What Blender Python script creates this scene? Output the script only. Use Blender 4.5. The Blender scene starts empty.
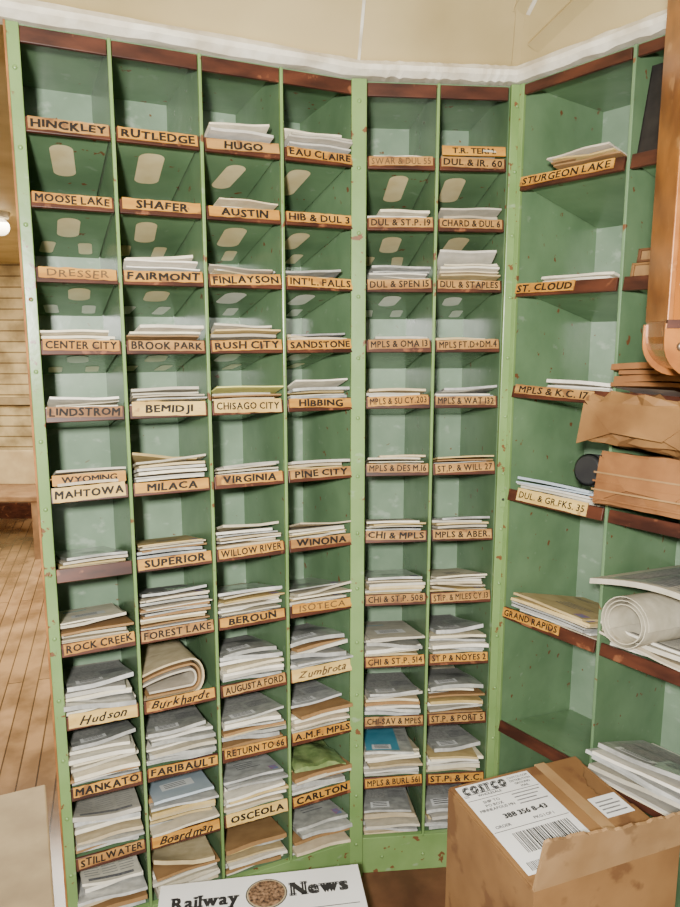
import bpy, bmesh, math, random
from mathutils import Matrix, Vector, noise
R = math.radians
random.seed(7)
COL = bpy.context.scene.collection
H = 1.55            # camera height above the floor
TZ = -0.90          # counter height relative to the camera

# ------------------------------------------------------------ materials
def newmat(name):
    m = bpy.data.materials.new(name); m.use_nodes = True
    nt = m.node_tree; b = nt.nodes['Principled BSDF']
    return m, nt, b
def mat(name, c1, c2=None, scale=20, rough=.6, bump=0, metal=0, rand=0, detail=4, spec=.3, stretch=None, grime=None, coat=0):
    m, nt, b = newmat(name)
    b.inputs['Roughness'].default_value = rough
    b.inputs['Metallic'].default_value = metal
    b.inputs['Specular IOR Level'].default_value = spec
    if coat: b.inputs['Coat Weight'].default_value = coat; b.inputs['Coat Roughness'].default_value = .12
    c2 = c2 or tuple(x*.85 for x in c1)
    tc = nt.nodes.new('ShaderNodeTexCoord')
    vec = tc.outputs['Object']
    if stretch:
        mp = nt.nodes.new('ShaderNodeMapping'); mp.inputs['Scale'].default_value = stretch
        nt.links.new(vec, mp.inputs['Vector']); vec = mp.outputs['Vector']
    n = nt.nodes.new('ShaderNodeTexNoise'); n.inputs['Scale'].default_value = scale; n.inputs['Detail'].default_value = detail
    nt.links.new(vec, n.inputs['Vector'])
    r = nt.nodes.new('ShaderNodeValToRGB')
    r.color_ramp.elements[0].position = .35; r.color_ramp.elements[1].position = .65
    r.color_ramp.elements[0].color = (*c2, 1); r.color_ramp.elements[1].color = (*c1, 1)
    nt.links.new(n.outputs['Fac'], r.inputs['Fac'])
    out = r.outputs['Color']
    if grime:
        n3 = nt.nodes.new('ShaderNodeTexNoise'); n3.inputs['Scale'].default_value = grime[0]; n3.inputs['Detail'].default_value = 7
        nt.links.new(tc.outputs['Object'], n3.inputs['Vector'])
        r3 = nt.nodes.new('ShaderNodeValToRGB'); r3.color_ramp.elements[0].position = grime[1]; r3.color_ramp.elements[1].position = grime[1]+.06
        r3.color_ramp.elements[0].color = (0,0,0,1); r3.color_ramp.elements[1].color = (.8,.8,.8,1)
        nt.links.new(n3.outputs['Fac'], r3.inputs['Fac'])
        mx = nt.nodes.new('ShaderNodeMix'); mx.data_type = 'RGBA'
        nt.links.new(r3.outputs['Color'], mx.inputs['Factor']); nt.links.new(out, mx.inputs['A']); mx.inputs['B'].default_value = (*grime[2], 1)
        out = mx.outputs['Result']
    if rand:
        oi = nt.nodes.new('ShaderNodeObjectInfo')
        hs = nt.nodes.new('ShaderNodeHueSaturation')
        mr = nt.nodes.new('ShaderNodeMapRange'); mr.inputs['To Min'].default_value = 1-rand; mr.inputs['To Max'].default_value = 1+rand*.4
        nt.links.new(oi.outputs['Random'], mr.inputs['Value'])
        nt.links.new(mr.outputs['Result'], hs.inputs['Value']); nt.links.new(out, hs.inputs['Color']); out = hs.outputs['Color']
        ms = nt.nodes.new('ShaderNodeMath'); ms.operation = 'MULTIPLY'; ms.inputs[1].default_value = 7.31
        fr = nt.nodes.new('ShaderNodeMath'); fr.operation = 'FRACT'
        m3 = nt.nodes.new('ShaderNodeMapRange'); m3.inputs['To Min'].default_value = .6; m3.inputs['To Max'].default_value = 1.45
        nt.links.new(oi.outputs['Random'], ms.inputs[0]); nt.links.new(ms.outputs[0], fr.inputs[0]); nt.links.new(fr.outputs[0], m3.inputs['Value']); nt.links.new(m3.outputs['Result'], hs.inputs['Saturation'])
    nt.links.new(out, b.inputs['Base Color'])
    if bump:
        bp = nt.nodes.new('ShaderNodeBump'); bp.inputs['Strength'].default_value = bump; bp.inputs['Distance'].default_value = .002
        nt.links.new(n.outputs['Fac'], bp.inputs['Height']); nt.links.new(bp.outputs['Normal'], b.inputs['Normal'])
    return m
def metal_paint(name, c1, c2, rust=(.16,.07,.03), thr=.70, scuff=(.40,.44,.36), sthr=.66):
    m, nt, b = newmat(name)
    b.inputs['Roughness'].default_value = .26
    tc = nt.nodes.new('ShaderNodeTexCoord')
    def noise_(sc, det, stretch=None):
        n = nt.nodes.new('ShaderNodeTexNoise'); n.inputs['Scale'].default_value = sc; n.inputs['Detail'].default_value = det
        v = tc.outputs['Object']
        if stretch:
            mp = nt.nodes.new('ShaderNodeMapping'); mp.inputs['Scale'].default_value = stretch; nt.links.new(v, mp.inputs['Vector']); v = mp.outputs['Vector']
        nt.links.new(v, n.inputs['Vector']); return n
    def ramp(n, a, c, ca=(0,0,0,1), cb=(1,1,1,1)):
        r = nt.nodes.new('ShaderNodeValToRGB'); r.color_ramp.elements[0].position = a; r.color_ramp.elements[1].position = c
        r.color_ramp.elements[0].color = ca; r.color_ramp.elements[1].color = cb; nt.links.new(n.outputs['Fac'], r.inputs['Fac']); return r
    def mix(f, a, bcol):
        mx = nt.nodes.new('ShaderNodeMix'); mx.data_type = 'RGBA'; nt.links.new(f, mx.inputs['Factor']); nt.links.new(a, mx.inputs['A']); mx.inputs['B'].default_value = (*bcol,1); return mx.outputs['Result']
    n = noise_(11,8); n2 = noise_(60,6); n3 = noise_(34,8,(1,1,1.6))
    base = ramp(n, .30, .70, (*c2,1), (*c1,1)).outputs['Color']
    s = mix(ramp(n3, sthr, sthr+.12, (0,0,0,1), (.45,.45,.45,1)).outputs['Color'], base, scuff)
    s = mix(ramp(n2, thr, thr+.03).outputs['Color'], s, rust)
    nt.links.new(s, b.inputs['Base Color'])
    bp = nt.nodes.new('ShaderNodeBump'); bp.inputs['Strength'].default_value = .25; bp.inputs['Distance'].default_value = .001
    nt.links.new(n2.outputs['Fac'], bp.inputs['Height']); nt.links.new(bp.outputs['Normal'], b.inputs['Normal'])
    return m
def planks(name, c1, c2, cm, w, l, rough=.45, rot=0, mortar=.004):
    m, nt, b = newmat(name); b.inputs['Roughness'].default_value = rough
    tc = nt.nodes.new('ShaderNodeTexCoord'); mp = nt.nodes.new('ShaderNodeMapping')
    mp.inputs['Rotation'].default_value = rot if isinstance(rot, tuple) else (0,0,rot)
    br = nt.nodes.new('ShaderNodeTexBrick'); br.inputs['Scale'].default_value = 1
    br.inputs['Brick Width'].default_value = l; br.inputs['Row Height'].default_value = w; br.inputs['Mortar Size'].default_value = mortar
    br.inputs['Color1'].default_value = (*c1,1); br.inputs['Color2'].default_value = (*c2,1); br.inputs['Mortar'].default_value = (*cm,1)
    nt.links.new(tc.outputs['Object'], mp.inputs['Vector']); nt.links.new(mp.outputs['Vector'], br.inputs['Vector'])
    n = nt.nodes.new('ShaderNodeTexNoise'); n.inputs['Scale'].default_value = 5; n.inputs['Detail'].default_value = 8
    nt.links.new(mp.outputs['Vector'], n.inputs['Vector'])
    mx = nt.nodes.new('ShaderNodeMix'); mx.data_type = 'RGBA'; mx.blend_type = 'MULTIPLY'; mx.inputs['Factor'].default_value = .85
    rr = nt.nodes.new('ShaderNodeValToRGB'); rr.color_ramp.elements[0].position = .38; rr.color_ramp.elements[1].position = .60
    rr.color_ramp.elements[0].color = (.42,.38,.34,1); rr.color_ramp.elements[1].color = (1,1,1,1)
    nt.links.new(n.outputs['Fac'], rr.inputs['Fac'])
    nt.links.new(br.outputs['Color'], mx.inputs['A']); nt.links.new(rr.outputs['Color'], mx.inputs['B'])
    nt.links.new(mx.outputs['Result'], b.inputs['Base Color'])
    return m
def emit(name, c, s):
    m, nt, b = newmat(name); b.inputs['Base Color'].default_value = (*c,1)
    b.inputs['Emission Color'].default_value = (*c,1); b.inputs['Emission Strength'].default_value = s
    return m

GREEN = metal_paint('green_frame', (.205,.325,.115), (.14,.24,.075), thr=.64)
GREENIN = metal_paint('green_inside', (.16,.262,.135), (.105,.185,.092), thr=.67, scuff=(.32,.38,.29))
GREENBK = metal_paint('green_back', (.25,.345,.235), (.155,.23,.15), thr=.69, scuff=(.44,.50,.41), sthr=.60)
RUST = mat('worn_orange', (.36,.15,.04), (.18,.07,.02), 30, .7)
DWOOD = mat('dark_red_wood', (.095,.030,.016), (.035,.012,.008), 50, .4, stretch=(.3,1,1), grime=(40,.62,(.24,.09,.04)))
LIP = mat('tan_lip', (.60,.30,.042), (.39,.165,.02), 40, .6, stretch=(.25,1,2.2), grime=(45,.59,(.17,.07,.025)))
LIP2 = mat('pale_lip', (.74,.52,.17), (.56,.35,.09), 40, .6, stretch=(.3,1,2), grime=(45,.64,(.34,.18,.06)))
LIP3 = mat('faded_lip', (.48,.26,.07), (.29,.135,.035), 40, .6, stretch=(.25,1,2.2), grime=(45,.58,(.14,.06,.025)))
LIPD = mat('brown_lip', (.30,.145,.045), (.17,.075,.025), 40, .6, stretch=(.25,1,2.2), grime=(45,.60,(.10,.04,.018)))
INK = mat('ink', (.008,.006,.005), (.012,.009,.007), 50, .7)
PINK = mat('faded_ink', (.11,.065,.03), (.08,.045,.02), 50, .7)
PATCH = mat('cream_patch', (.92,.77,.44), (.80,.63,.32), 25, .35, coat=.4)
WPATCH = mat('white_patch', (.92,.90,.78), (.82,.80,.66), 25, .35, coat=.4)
P_WHITE = mat('paper_white', (.78,.72,.58), (.61,.56,.44), 45, .75, bump=.5, rand=.42, grime=(24,.66,(.46,.39,.27)))
P_CREAM = mat('paper_cream', (.62,.51,.32), (.49,.39,.23), 45, .8, bump=.5, rand=.34, grime=(24,.66,(.38,.29,.17)))
P_GREY = mat('paper_grey', (.54,.54,.50), (.34,.34,.32), 60, .45, bump=.8, rand=.30, coat=.8)
P_KRAFT = mat('paper_kraft', (.32,.185,.075), (.23,.125,.048), 25, .8)
P_BLUE = mat('paper_blue', (.46,.53,.59), (.36,.44,.50), 20, .4, coat=.5)
P_CYAN = mat('paper_cyan', (.09,.36,.48), (.05,.27,.38), 20, .4)
P_LIME = mat('paper_lime', (.22,.29,.11), (.12,.18,.06), 60, .3, bump=1.0, coat=.7)
P_YEL = mat('paper_yellow', (.66,.66,.20), (.56,.54,.16), 25, .7)
PRINT = mat('print_grey', (.20,.20,.20), (.10,.10,.11), 200, .8)
PRINTL = mat('print_light', (.36,.35,.32), (.22,.22,.21), 240, .8)
STAMP = mat('stamp', (.45,.12,.10), (.15,.2,.4), 120, .7)
KRAFT = mat('kraft', (.28,.145,.050), (.16,.075,.026), 14, .6, bump=.6, detail=8)
KRAFT2 = mat('kraft_orange', (.28,.12,.038), (.17,.068,.022), 22, .6, bump=.4)
CARD = mat('cardboard', (.28,.15,.058), (.18,.09,.034), 9, .65, bump=.4, detail=8, grime=(20,.55,(.13,.06,.025)))
CARDL = mat('cardboard_light', (.37,.23,.11), (.26,.15,.065), 12, .7, bump=.4, detail=8, grime=(22,.58,(.18,.10,.045)))
TAPE = mat('tape', (.44,.29,.14), (.32,.19,.085), 10, .08, spec=.8)
LWHITE = mat('label_white', (.82,.82,.80), (.74,.74,.72), 10, .45)
BLACK = mat('black', (.02,.02,.022), (.03,.03,.03), 30, .5)
OWOOD = mat('orange_wood', (.29,.095,.014), (.14,.040,.008), 16, .20, bump=.3, detail=9, stretch=(2.5,2.5,.5), grime=(30,.64,(.42,.19,.05)), coat=.5)
COPPER = mat('copper_plate', (.33,.12,.024), (.17,.055,.014), 30, .28, metal=.1, grime=(40,.62,(.42,.2,.07)))
SCREW = mat('screw', (.20,.13,.08), (.08,.05,.03), 80, .35, metal=.5)
CEIL = mat('ceiling_cream', (.55,.44,.23), (.37,.285,.13), 3.2, .6, detail=6)
MOULD = mat('white_moulding', (.80,.76,.64), (.56,.50,.38), 30, .5, bump=.5, detail=8)
COUNTER = mat('counter_wood', (.16,.07,.035), (.08,.033,.018), 14, .45)
FLOOR = planks('floor_planks', (.33,.20,.10), (.24,.14,.065), (.08,.045,.02), .065, 2.2, rough=.16, rot=R(72), mortar=.003)
WALLP = planks('wall_boards', (.70,.56,.30), (.64,.50,.26), (.26,.18,.08), .09, 4, rough=.5, rot=(R(90),0,0), mortar=.006)
WALLX = mat('wall_cream', (.62,.49,.27), (.54,.42,.23), 3, .6)
BENCH = mat('bench_wood', (.24,.14,.07), (.16,.085,.04), 12, .5)
CREAM = mat('cream_paint', (.46,.35,.19), (.34,.25,.13), 8, .6)
BROWNE = mat('emblem_brown', (.34,.20,.11), (.03,.016,.010), 230, .7, detail=6)
LEDGER = mat('ledger_dark_fill', (.022,.018,.016), (.012,.010,.009), 60, .7)
LEDGER2 = mat('ledger_brown', (.14,.06,.022), (.08,.032,.014), 40, .6)
GLOBE = emit('globe', (1,.88,.65), 3)

# ------------------------------------------------------------ mesh helper
CH = {}
def char_mesh(c, shear):
    k = (c, shear)
    if k not in CH:
        cu = bpy.data.curves.new('t','FONT'); cu.body = c; cu.size = 1; cu.shear = shear; cu.resolution_u = 2
        o = bpy.data.objects.new('t', cu); COL.objects.link(o)
        dg = bpy.context.evaluated_depsgraph_get(); dg.update()
        me = bpy.data.meshes.new_from_object(o.evaluated_get(dg))
        bpy.data.objects.remove(o); bpy.data.curves.remove(cu)
        vs = [v.co.copy() for v in me.vertices]; fs = [tuple(p.vertices) for p in me.polygons]
        bpy.data.meshes.remove(me)
        x0 = min([v.x for v in vs] or [0]); x1 = max([v.x for v in vs] or [.28])
        CH[k] = (vs, fs, x0, x1)
    return CH[k]
def with_serifs(vs, fs):
    """slab serifs on the flat ends of the strokes"""
    vs = list(vs); fs = list(fs); seen = set(); ys = [v.y for v in vs]
    if not ys: return vs, fs
    for f in list(fs):
        for a, b_ in zip(f, f[1:]+f[:1]):
            p, q = vs[a], vs[b_]
            if abs(p.y-q.y) < .004 and .03 < abs(p.x-q.x) < .22:
                top = abs(p.y-max(ys)) < .02 or abs(p.y-.5) < .03
                bot = abs(p.y-min(ys)) < .02 or abs(p.y) < .01
                if not (top or bot): continue
                k = (round(min(p.x,q.x),2), round(p.y,2))
                if k in seen: continue
                seen.add(k); x0, x1 = min(p.x,q.x)-.065, max(p.x,q.x)+.065
                y0, y1 = (p.y-.05, p.y) if top and not bot else (p.y, p.y+.05)
                n = len(vs); vs += [Vector((x0,y0,0)),Vector((x1,y0,0)),Vector((x1,y1,0)),Vector((x0,y1,0))]; fs.append((n,n+1,n+2,n+3))
    return vs, fs
class MB:
    def __init__(s): s.bm = bmesh.new(); s.mats = []
    def mi(s, m):
        if m not in s.mats: s.mats.append(m)
        return s.mats.index(m)
    def box(s, x0, x1, y0, y1, z0, z1, m, M=None, bev=0):
        g = bmesh.ops.create_cube(s.bm, size=1)
        T = Matrix.Translation(((x0+x1)/2,(y0+y1)/2,(z0+z1)/2)) @ Matrix.Diagonal((abs(x1-x0),abs(y1-y0),abs(z1-z0),1))
        if M is not None: T = M @ T
        bmesh.ops.transform(s.bm, matrix=T, verts=g['verts'])
        fs = set(f for v in g['verts'] for f in v.link_faces); i = s.mi(m)
        for f in fs: f.material_index = i
        if bev:
            es = list(set(e for f in fs for e in f.edges))
            r = bmesh.ops.bevel(s.bm, geom=es, offset=bev, segments=2, affect='EDGES', profile=.5)
            for f in r['faces']: f.material_index = i
    def poly(s, pts, m):
        f = s.bm.faces.new([s.bm.verts.new(p) for p in pts]); f.material_index = s.mi(m); return f
    def prism(s, pts, d, m):
        d = Vector(d); a = [s.bm.verts.new(p) for p in pts]; b = [s.bm.verts.new(Vector(p)+d) for p in pts]; i = s.mi(m); n = len(pts)
        fs = [s.bm.faces.new(a[::-1]), s.bm.faces.new(b)]
        for k in range(n): fs.append(s.bm.faces.new((a[k], a[(k+1)%n], b[(k+1)%n], b[k])))
        for f in fs: f.material_index = i
    def grid(s, nx, ny, fn, m, smooth=True):
        V = [[s.bm.verts.new(fn(i/nx, j/ny)) for i in range(nx+1)] for j in range(ny+1)]; k = s.mi(m)
        for j in range(ny):
            for i in range(nx):
                f = s.bm.faces.new((V[j][i],V[j][i+1],V[j+1][i+1],V[j+1][i])); f.material_index = k; f.smooth = smooth
        return V
    def slab(s, nx, ny, fn, m, ms=None):
        """closed sheet: fn(u,v,top)"""
        A = s.grid(nx, ny, lambda u,v: fn(u,v,1), m); B = s.grid(nx, ny, lambda u,v: fn(u,v,0), m); k = s.mi(ms or m)
        def ring(V): return [V[0][i] for i in range(nx+1)]+[V[j][nx] for j in range(1,ny+1)]+[V[ny][i] for i in range(nx-1,-1,-1)]+[V[j][0] for j in range(ny-1,0,-1)]
        ra = [s.bm.verts.new(v.co) for v in ring(A)]; rb = [s.bm.verts.new(v.co) for v in ring(B)]   # sharp rim
        n = len(ra)
        for i in range(n):
            f = s.bm.faces.new((rb[i],rb[(i+1)%n],ra[(i+1)%n],ra[i])); f.material_index = k
    def cyl(s, p0, p1, r0, r1, m, seg=16, caps=True):
        p0, p1 = Vector(p0), Vector(p1); d = p1-p0
        g = bmesh.ops.create_cone(s.bm, cap_ends=caps, segments=seg, radius1=r0, radius2=r1, depth=d.length)
        T = Matrix.Translation((p0+p1)/2) @ d.to_track_quat('Z','Y').to_matrix().to_4x4()
        bmesh.ops.transform(s.bm, matrix=T, verts=g['verts']); i = s.mi(m)
        for f in set(f for v in g['verts'] for f in v.link_faces):
            f.material_index = i; f.smooth = len(f.verts) == 4
    def ball(s, c, r, m, sc=(1,1,1), seg=12):
        g = bmesh.ops.create_uvsphere(s.bm, u_segments=seg, v_segments=seg//2+2, radius=r)
        bmesh.ops.transform(s.bm, matrix=Matrix.Translation(c) @ Matrix.Diagonal((*sc,1)), verts=g['verts']); i = s.mi(m)
        for f in set(f for v in g['verts'] for f in v.link_faces): f.material_index = i; f.smooth = True
    def rrect(s, cx, cy, w, h, r, M, m, seg=4):
        pts = []
        for (sx, sy, a0) in ((1,1,0),(-1,1,90),(-1,-1,180),(1,-1,270)):
            for k in range(seg+1):
                a = R(a0+90*k/seg); pts.append(M @ Vector((cx+sx*(w/2-r)+r*math.cos(a), cy+sy*(h/2-r)+r*math.sin(a), 0)))
        s.poly(pts, m)
    def text(s, t, M, height, m, maxw=None, bold=0, shear=0, squeeze=1, jit=0, track=.10, serif=False):
        """flat lettering set letter by letter; jit = unevenness of hand lettering, bold = stroke gain in em"""
        rnd = random.Random(t); x = 0; items = []
        for c in t:
            if c == ' ': x += .26; continue
            vs, fs, a, b_ = char_mesh(c, shear)
            if serif: vs, fs = with_serifs(vs, fs)
            items.append((vs, fs, x-a)); x += (b_-a)+track
        w = max(x-track, .01); sc = height/.70; sx = sc*squeeze
        if maxw and w*sx > maxw: sx = maxw/w
        i = s.mi(m)
        sh = [(0,0)] if not bold else [(-bold,-bold*.7),(bold,-bold*.7),(-bold,bold*.7),(bold,bold*.7)]
        for vs, fs, dx0 in items:
            ry = 1+rnd.uniform(-.10,.10)*jit; rot = R(rnd.uniform(-4,4)*jit); oy = rnd.uniform(-.05,.05)*jit; ca, sa = math.cos(rot), math.sin(rot)
            cx = sum(v.x for v in vs)/max(1,len(vs))
            for k, (dx, dy) in enumerate(sh):
                V = []
                for v in vs:
                    px, py = v.x-cx, (v.y-.35)*ry
                    px, py = px*ca-py*sa, px*sa+py*ca
                    V.append(s.bm.verts.new(M @ Vector(((px+cx+dx0-w/2+dx)*sx, (py+oy+dy)*sc, .00002*k))))
                for f in fs:
                    try: ff = s.bm.faces.new([V[q] for q in f]); ff.material_index = i
                    except ValueError: pass
    def mesh(s, name, norm=True):
        me = bpy.data.meshes.new(name)
        s.bm.to_mesh(me); s.bm.free()
        for m in s.mats: me.materials.append(m)
        return me
    def build(s, name, parent=None, loc=(0,0,0), rz=0):
        o = bpy.data.objects.new(name, s.mesh(name)); COL.objects.link(o)
        o.location = loc; o.rotation_euler = (0,0,rz)
        if parent: o.parent = parent
        return o
def tag(o, label=None, cat=None, group=None, kind=None):
    for k, v in (('label',label),('category',cat),('group',group),('kind',kind)):
        if v: o[k] = v
    return o
def empty(name, loc, rz=0):
    o = bpy.data.objects.new(name, None); o.empty_display_size = .05; COL.objects.link(o); o.location = loc; o.rotation_euler = (0,0,rz); return o

# ------------------------------------------------------------ room shell
def struct(name, mb): return tag(mb.build(name), kind='structure')
b = MB(); b.box(-3.2,1.5,-2,6.2,-.05,0,FLOOR); struct('floor', b)
b = MB(); b.box(-3.2,1.5,-2,6.2,H+.62,H+.66,CEIL); struct('ceiling', b)
b = MB(); b.box(-3.2,1.5,6,6.1,0,H+.62,WALLP); struct('wall_back', b)
b = MB(); b.box(-3.2,-3.1,-2,6,0,H+.62,WALLX); struct('wall_left', b)
b = MB(); b.box(1.4,1.5,-2,6,0,H+.62,WALLX); struct('wall_right', b)
b = MB(); b.box(-3.1,1.4,-2.1,-2,0,H+.62,WALLX); struct('wall_front', b)
b = MB(); b.box(-3.1,1.4,5.96,6,0,.14,DWOOD); struct('baseboard_back', b)
b = MB(); b.box(-3.1,1.4,5.95,6,1.0,1.06,CREAM); struct('trim_1', b)
# moulding and cove above the cases
P = [Vector((-.84,.673,0)), Vector((.026,1.064,0)), Vector((.255,1.087,0)), Vector((.60,.639,0))]
Cc = Vector((.1,.2,0))
def off(i, k): return P[i] + (Cc-P[i])*k
b = MB()
prof = [(-.012,.363),(.012,.363),(.020,.370),(.020,.377),(.012,.385),(-.012,.385)]
rings = []; mi = b.mi(MOULD); rn = random.Random(2)
for i in range(3):
    for q in range(36 + (i == 2)):
        p = P[i]+(P[i+1]-P[i])*(q/36); dirn = (Cc-p).normalized()
        j = rn.uniform(-.0014,.0014)
        rings.append([b.bm.verts.new(p+dirn*(a+(j if a > 0 else 0))+Vector((0,0,H+z+(j if z < .37 else -j if z > .38 else 0)))) for a, z in prof])
for i in range(len(rings)-1):
    for k in range(len(prof)):
        f = b.bm.faces.new((rings[i][k], rings[i][(k+1)%6], rings[i+1][(k+1)%6], rings[i+1][k])); f.material_index = mi
b.bm.faces.new(rings[0]); b.bm.faces.new(rings[-1])
struct('trim_2', b)
b = MB()
for i in range(3):
    q = [P[i]+Vector((0,0,H+.384)), P[i+1]+Vector((0,0,H+.384)), off(i+1,.30)+Vector((0,0,H+.60)), off(i,.30)+Vector((0,0,H+.60))]
    b.prism(q, (0,0,.012), CEIL)
struct('ceiling_cove', b)
b = MB()
def CS(i, s, k):
    a = P[i]+(P[i+1]-P[i])*s; a = a+(Cc-a)*k
    return a+Vector((0,0,H+.384+.72*k))
def batten(p, q, w=.003, m=MOULD):
    d = (q-p).normalized(); n = Vector((0,-.6,-.4)); s_ = d.cross(n).normalized()*w*2; n = s_.cross(d).normalized()*.003
    b.prism([p-s_-n,p+s_-n,q+s_-n,q-s_-n], n*2, m)
batten(CS(1,0,0), CS(1,0,.3),.0010); batten(CS(1,1,0), CS(1,1,.3),.004,CEIL)
batten(CS(1,1,.07), CS(2,.45,.30),.006,CEIL); batten(CS(2,.05,.02), CS(2,.55,.13),.0055,CEIL); batten(CS(0,.40,.0), CS(0,.44,.3), .0008)
batten(CS(1,1,.07)+Vector((.009,-.003,-.003)), CS(2,.45,.30)+Vector((.009,-.003,-.003)),.0018)
batten(CS(2,.05,.02)+Vector((0,-.005,.006)), CS(2,.55,.13)+Vector((0,-.005,.006)),.0018)
struct('trim_3', b)

# far lamp, bench, crate
t = empty('ceiling_lamp', (-1.68,3.6,H+.62)); tag(t, 'small glowing globe lamp on the ceiling of the far room', 'lamp')
b = MB(); b.cyl((0,0,0),(0,0,-.03),.05,.04,MOULD,16); b.build('lamp_base', t)
b = MB(); b.ball((0,0,-.072),.042,GLOBE); b.build('globe', t)
t = empty('bench', (-2.55,5.0,0)); tag(t, 'brown wooden bench against the cream boards of the far room', 'bench')
b = MB(); b.box(-.5,.45,-.2,.25,.42,.46,BENCH,bev=.006); b.build('seat', t)
b = MB(); b.box(-.5,.45,.22,.26,.46,.72,CREAM,bev=.006); b.build('backrest', t)
for sx in (-.46,.40):
    for sy in (-.17,.20):
        b = MB(); b.box(sx-.025,sx+.025,sy-.025,sy+.025,0,.42,BENCH); b.build('leg', t)
t = empty('wooden_chest', (-.60,1.30,0), R(24.8)); tag(t, 'low cream painted wooden chest on the floor left of the green cases', 'chest')
b = MB(); b.box(-.49,-.01,.01,.64,0,.235,CREAM,bev=.006); b.build('body', t)
b = MB(); b.box(-.50,0,0,.65,.235,.25,CREAM,bev=.005); b.build('lid', t)

# ------------------------------------------------------------ counter
angL = math.atan2(.183,.405); angM = math.atan2(.02,.211); angW = math.atan2(-.135,.104)
DEP = .215
OL = Vector((-.384,.879,0)); OM = Vector((.036,1.068,0)); OW = Vector((.264,1.078,0))
t = empty('counter', (0,1.0,0)); tag(t, 'dark brown wooden sorting counter under the green pigeonhole cases', 'counter')
b = MB()
pts = [(-.36,.42),(.62,.42),(.95,.80),(.72,1.06),(.50,1.36),(-.06,1.40),(-.47,1.08),(-.386,.876)]
b.prism([(x,y-1.0,H+TZ-.04) for x,y in pts], (0,0,.04), COUNTER); b.build('countertop', t)
b = MB(); b.prism([(x*.93+.01,(y-.9)*.92-.1,.08) for x,y in pts], (0,0,H+TZ-.12), BENCH); b.build('base_cabinet', t)
b = MB(); b.prism([(x*.88+.01,(y-.9)*.86-.1,0) for x,y in pts], (0,0,.08), BLACK); b.build('plinth', t)

# ------------------------------------------------------------ cases
ROWZ = [.2536,.168,.080,-.0088,-.094,-.199,-.306,-.410,-.516,-.622,-.731]
BOT = -.838
TOP = .362
CW = .111
def L(z): return z - TZ           # camera-relative z -> local z of a case standing on the counter
def frame(O, ang):
    return Matrix.Translation((O.x,O.y,H+TZ)) @ Matrix.Rotation(ang,4,'Z')
FL, FM, FW = frame(OL,angL), frame(OM,angM), frame(OW,angW)
rootL = empty('pigeonhole_case', (OL.x,OL.y,H+TZ), angL)
tag(rootL, 'green metal pigeonhole case, the wide left section four columns across with town name labels', 'pigeonhole case')
rootM = empty('pigeonhole_case', (OM.x,OM.y,H+TZ), angM)
tag(rootM, 'green metal pigeonhole case, the narrow middle section two columns across', 'pigeonhole case')
rootW = empty('pigeonhole_case', (OW.x,OW.y,H+TZ), angW)
tag(rootW, 'green metal case with wide shelves angled along the right side, holding parcels', 'pigeonhole case')

SL = .044   # drop of a shelf from front to back
def divider(root, x, th=.002, bead=.0045):
    b = MB(); b.box(x-th/2,x+th/2,0,DEP,L(BOT),L(TOP),GREENIN)
    b.box(x-bead/2,x+bead/2,-.004,.003,L(BOT),L(TOP),GREEN,bev=.001); return b.build('divider', root)
def shell(root, W, side=True):
    b = MB(); b.box(0,W,DEP,DEP+.003,L(TZ),L(TOP),GREENBK); b.build('back_panel', root)
    b = MB(); b.box(0,W,0,DEP,L(TOP)-.002,L(TOP),GREENIN); b.build('top_panel', root)
    b = MB(); b.prism([(0,0,L(BOT)),(W,0,L(BOT)),(W,DEP,L(BOT)-SL),(0,DEP,L(BOT)-SL)],(0,0,-.003),GREENIN); b.build('bottom_panel', root)
    b = MB(); b.box(0,W,-.004,.006,L(TZ),L(BOT)+.004,GREEN,bev=.001)
    k = int(W/.055)
    for i in range(k): b.ball((W*(i+.5)/k,-.005,L(TZ)+.03),.003,GREEN,(1,.6,1),8)
    b.build('bottom_rail', root)
def patches(root, sh, x0, x1, zf, row):  # pale rounded patches on the undersides of the upper shelves
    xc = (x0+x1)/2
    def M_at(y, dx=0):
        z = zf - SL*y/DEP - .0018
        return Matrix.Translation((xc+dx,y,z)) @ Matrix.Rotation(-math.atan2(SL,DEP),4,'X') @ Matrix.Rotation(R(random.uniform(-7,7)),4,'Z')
    b = MB(); b.rrect(random.uniform(-.008,.008),0,random.uniform(.028,.034),(.095 if row == 0 else .082 if row == 1 else .062)*random.uniform(.88,1.05),.0135,M_at(.090),PATCH if row < 2 or random.random()<.4 else WPATCH,seg=6); b.build('pale_patch', sh)
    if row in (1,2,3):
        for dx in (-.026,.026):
            b = MB(); b.rrect(0,0,.019,.050,.006,M_at(.172,dx),WPATCH if row == 2 else PATCH); b.build('pale_patch', sh)
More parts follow.
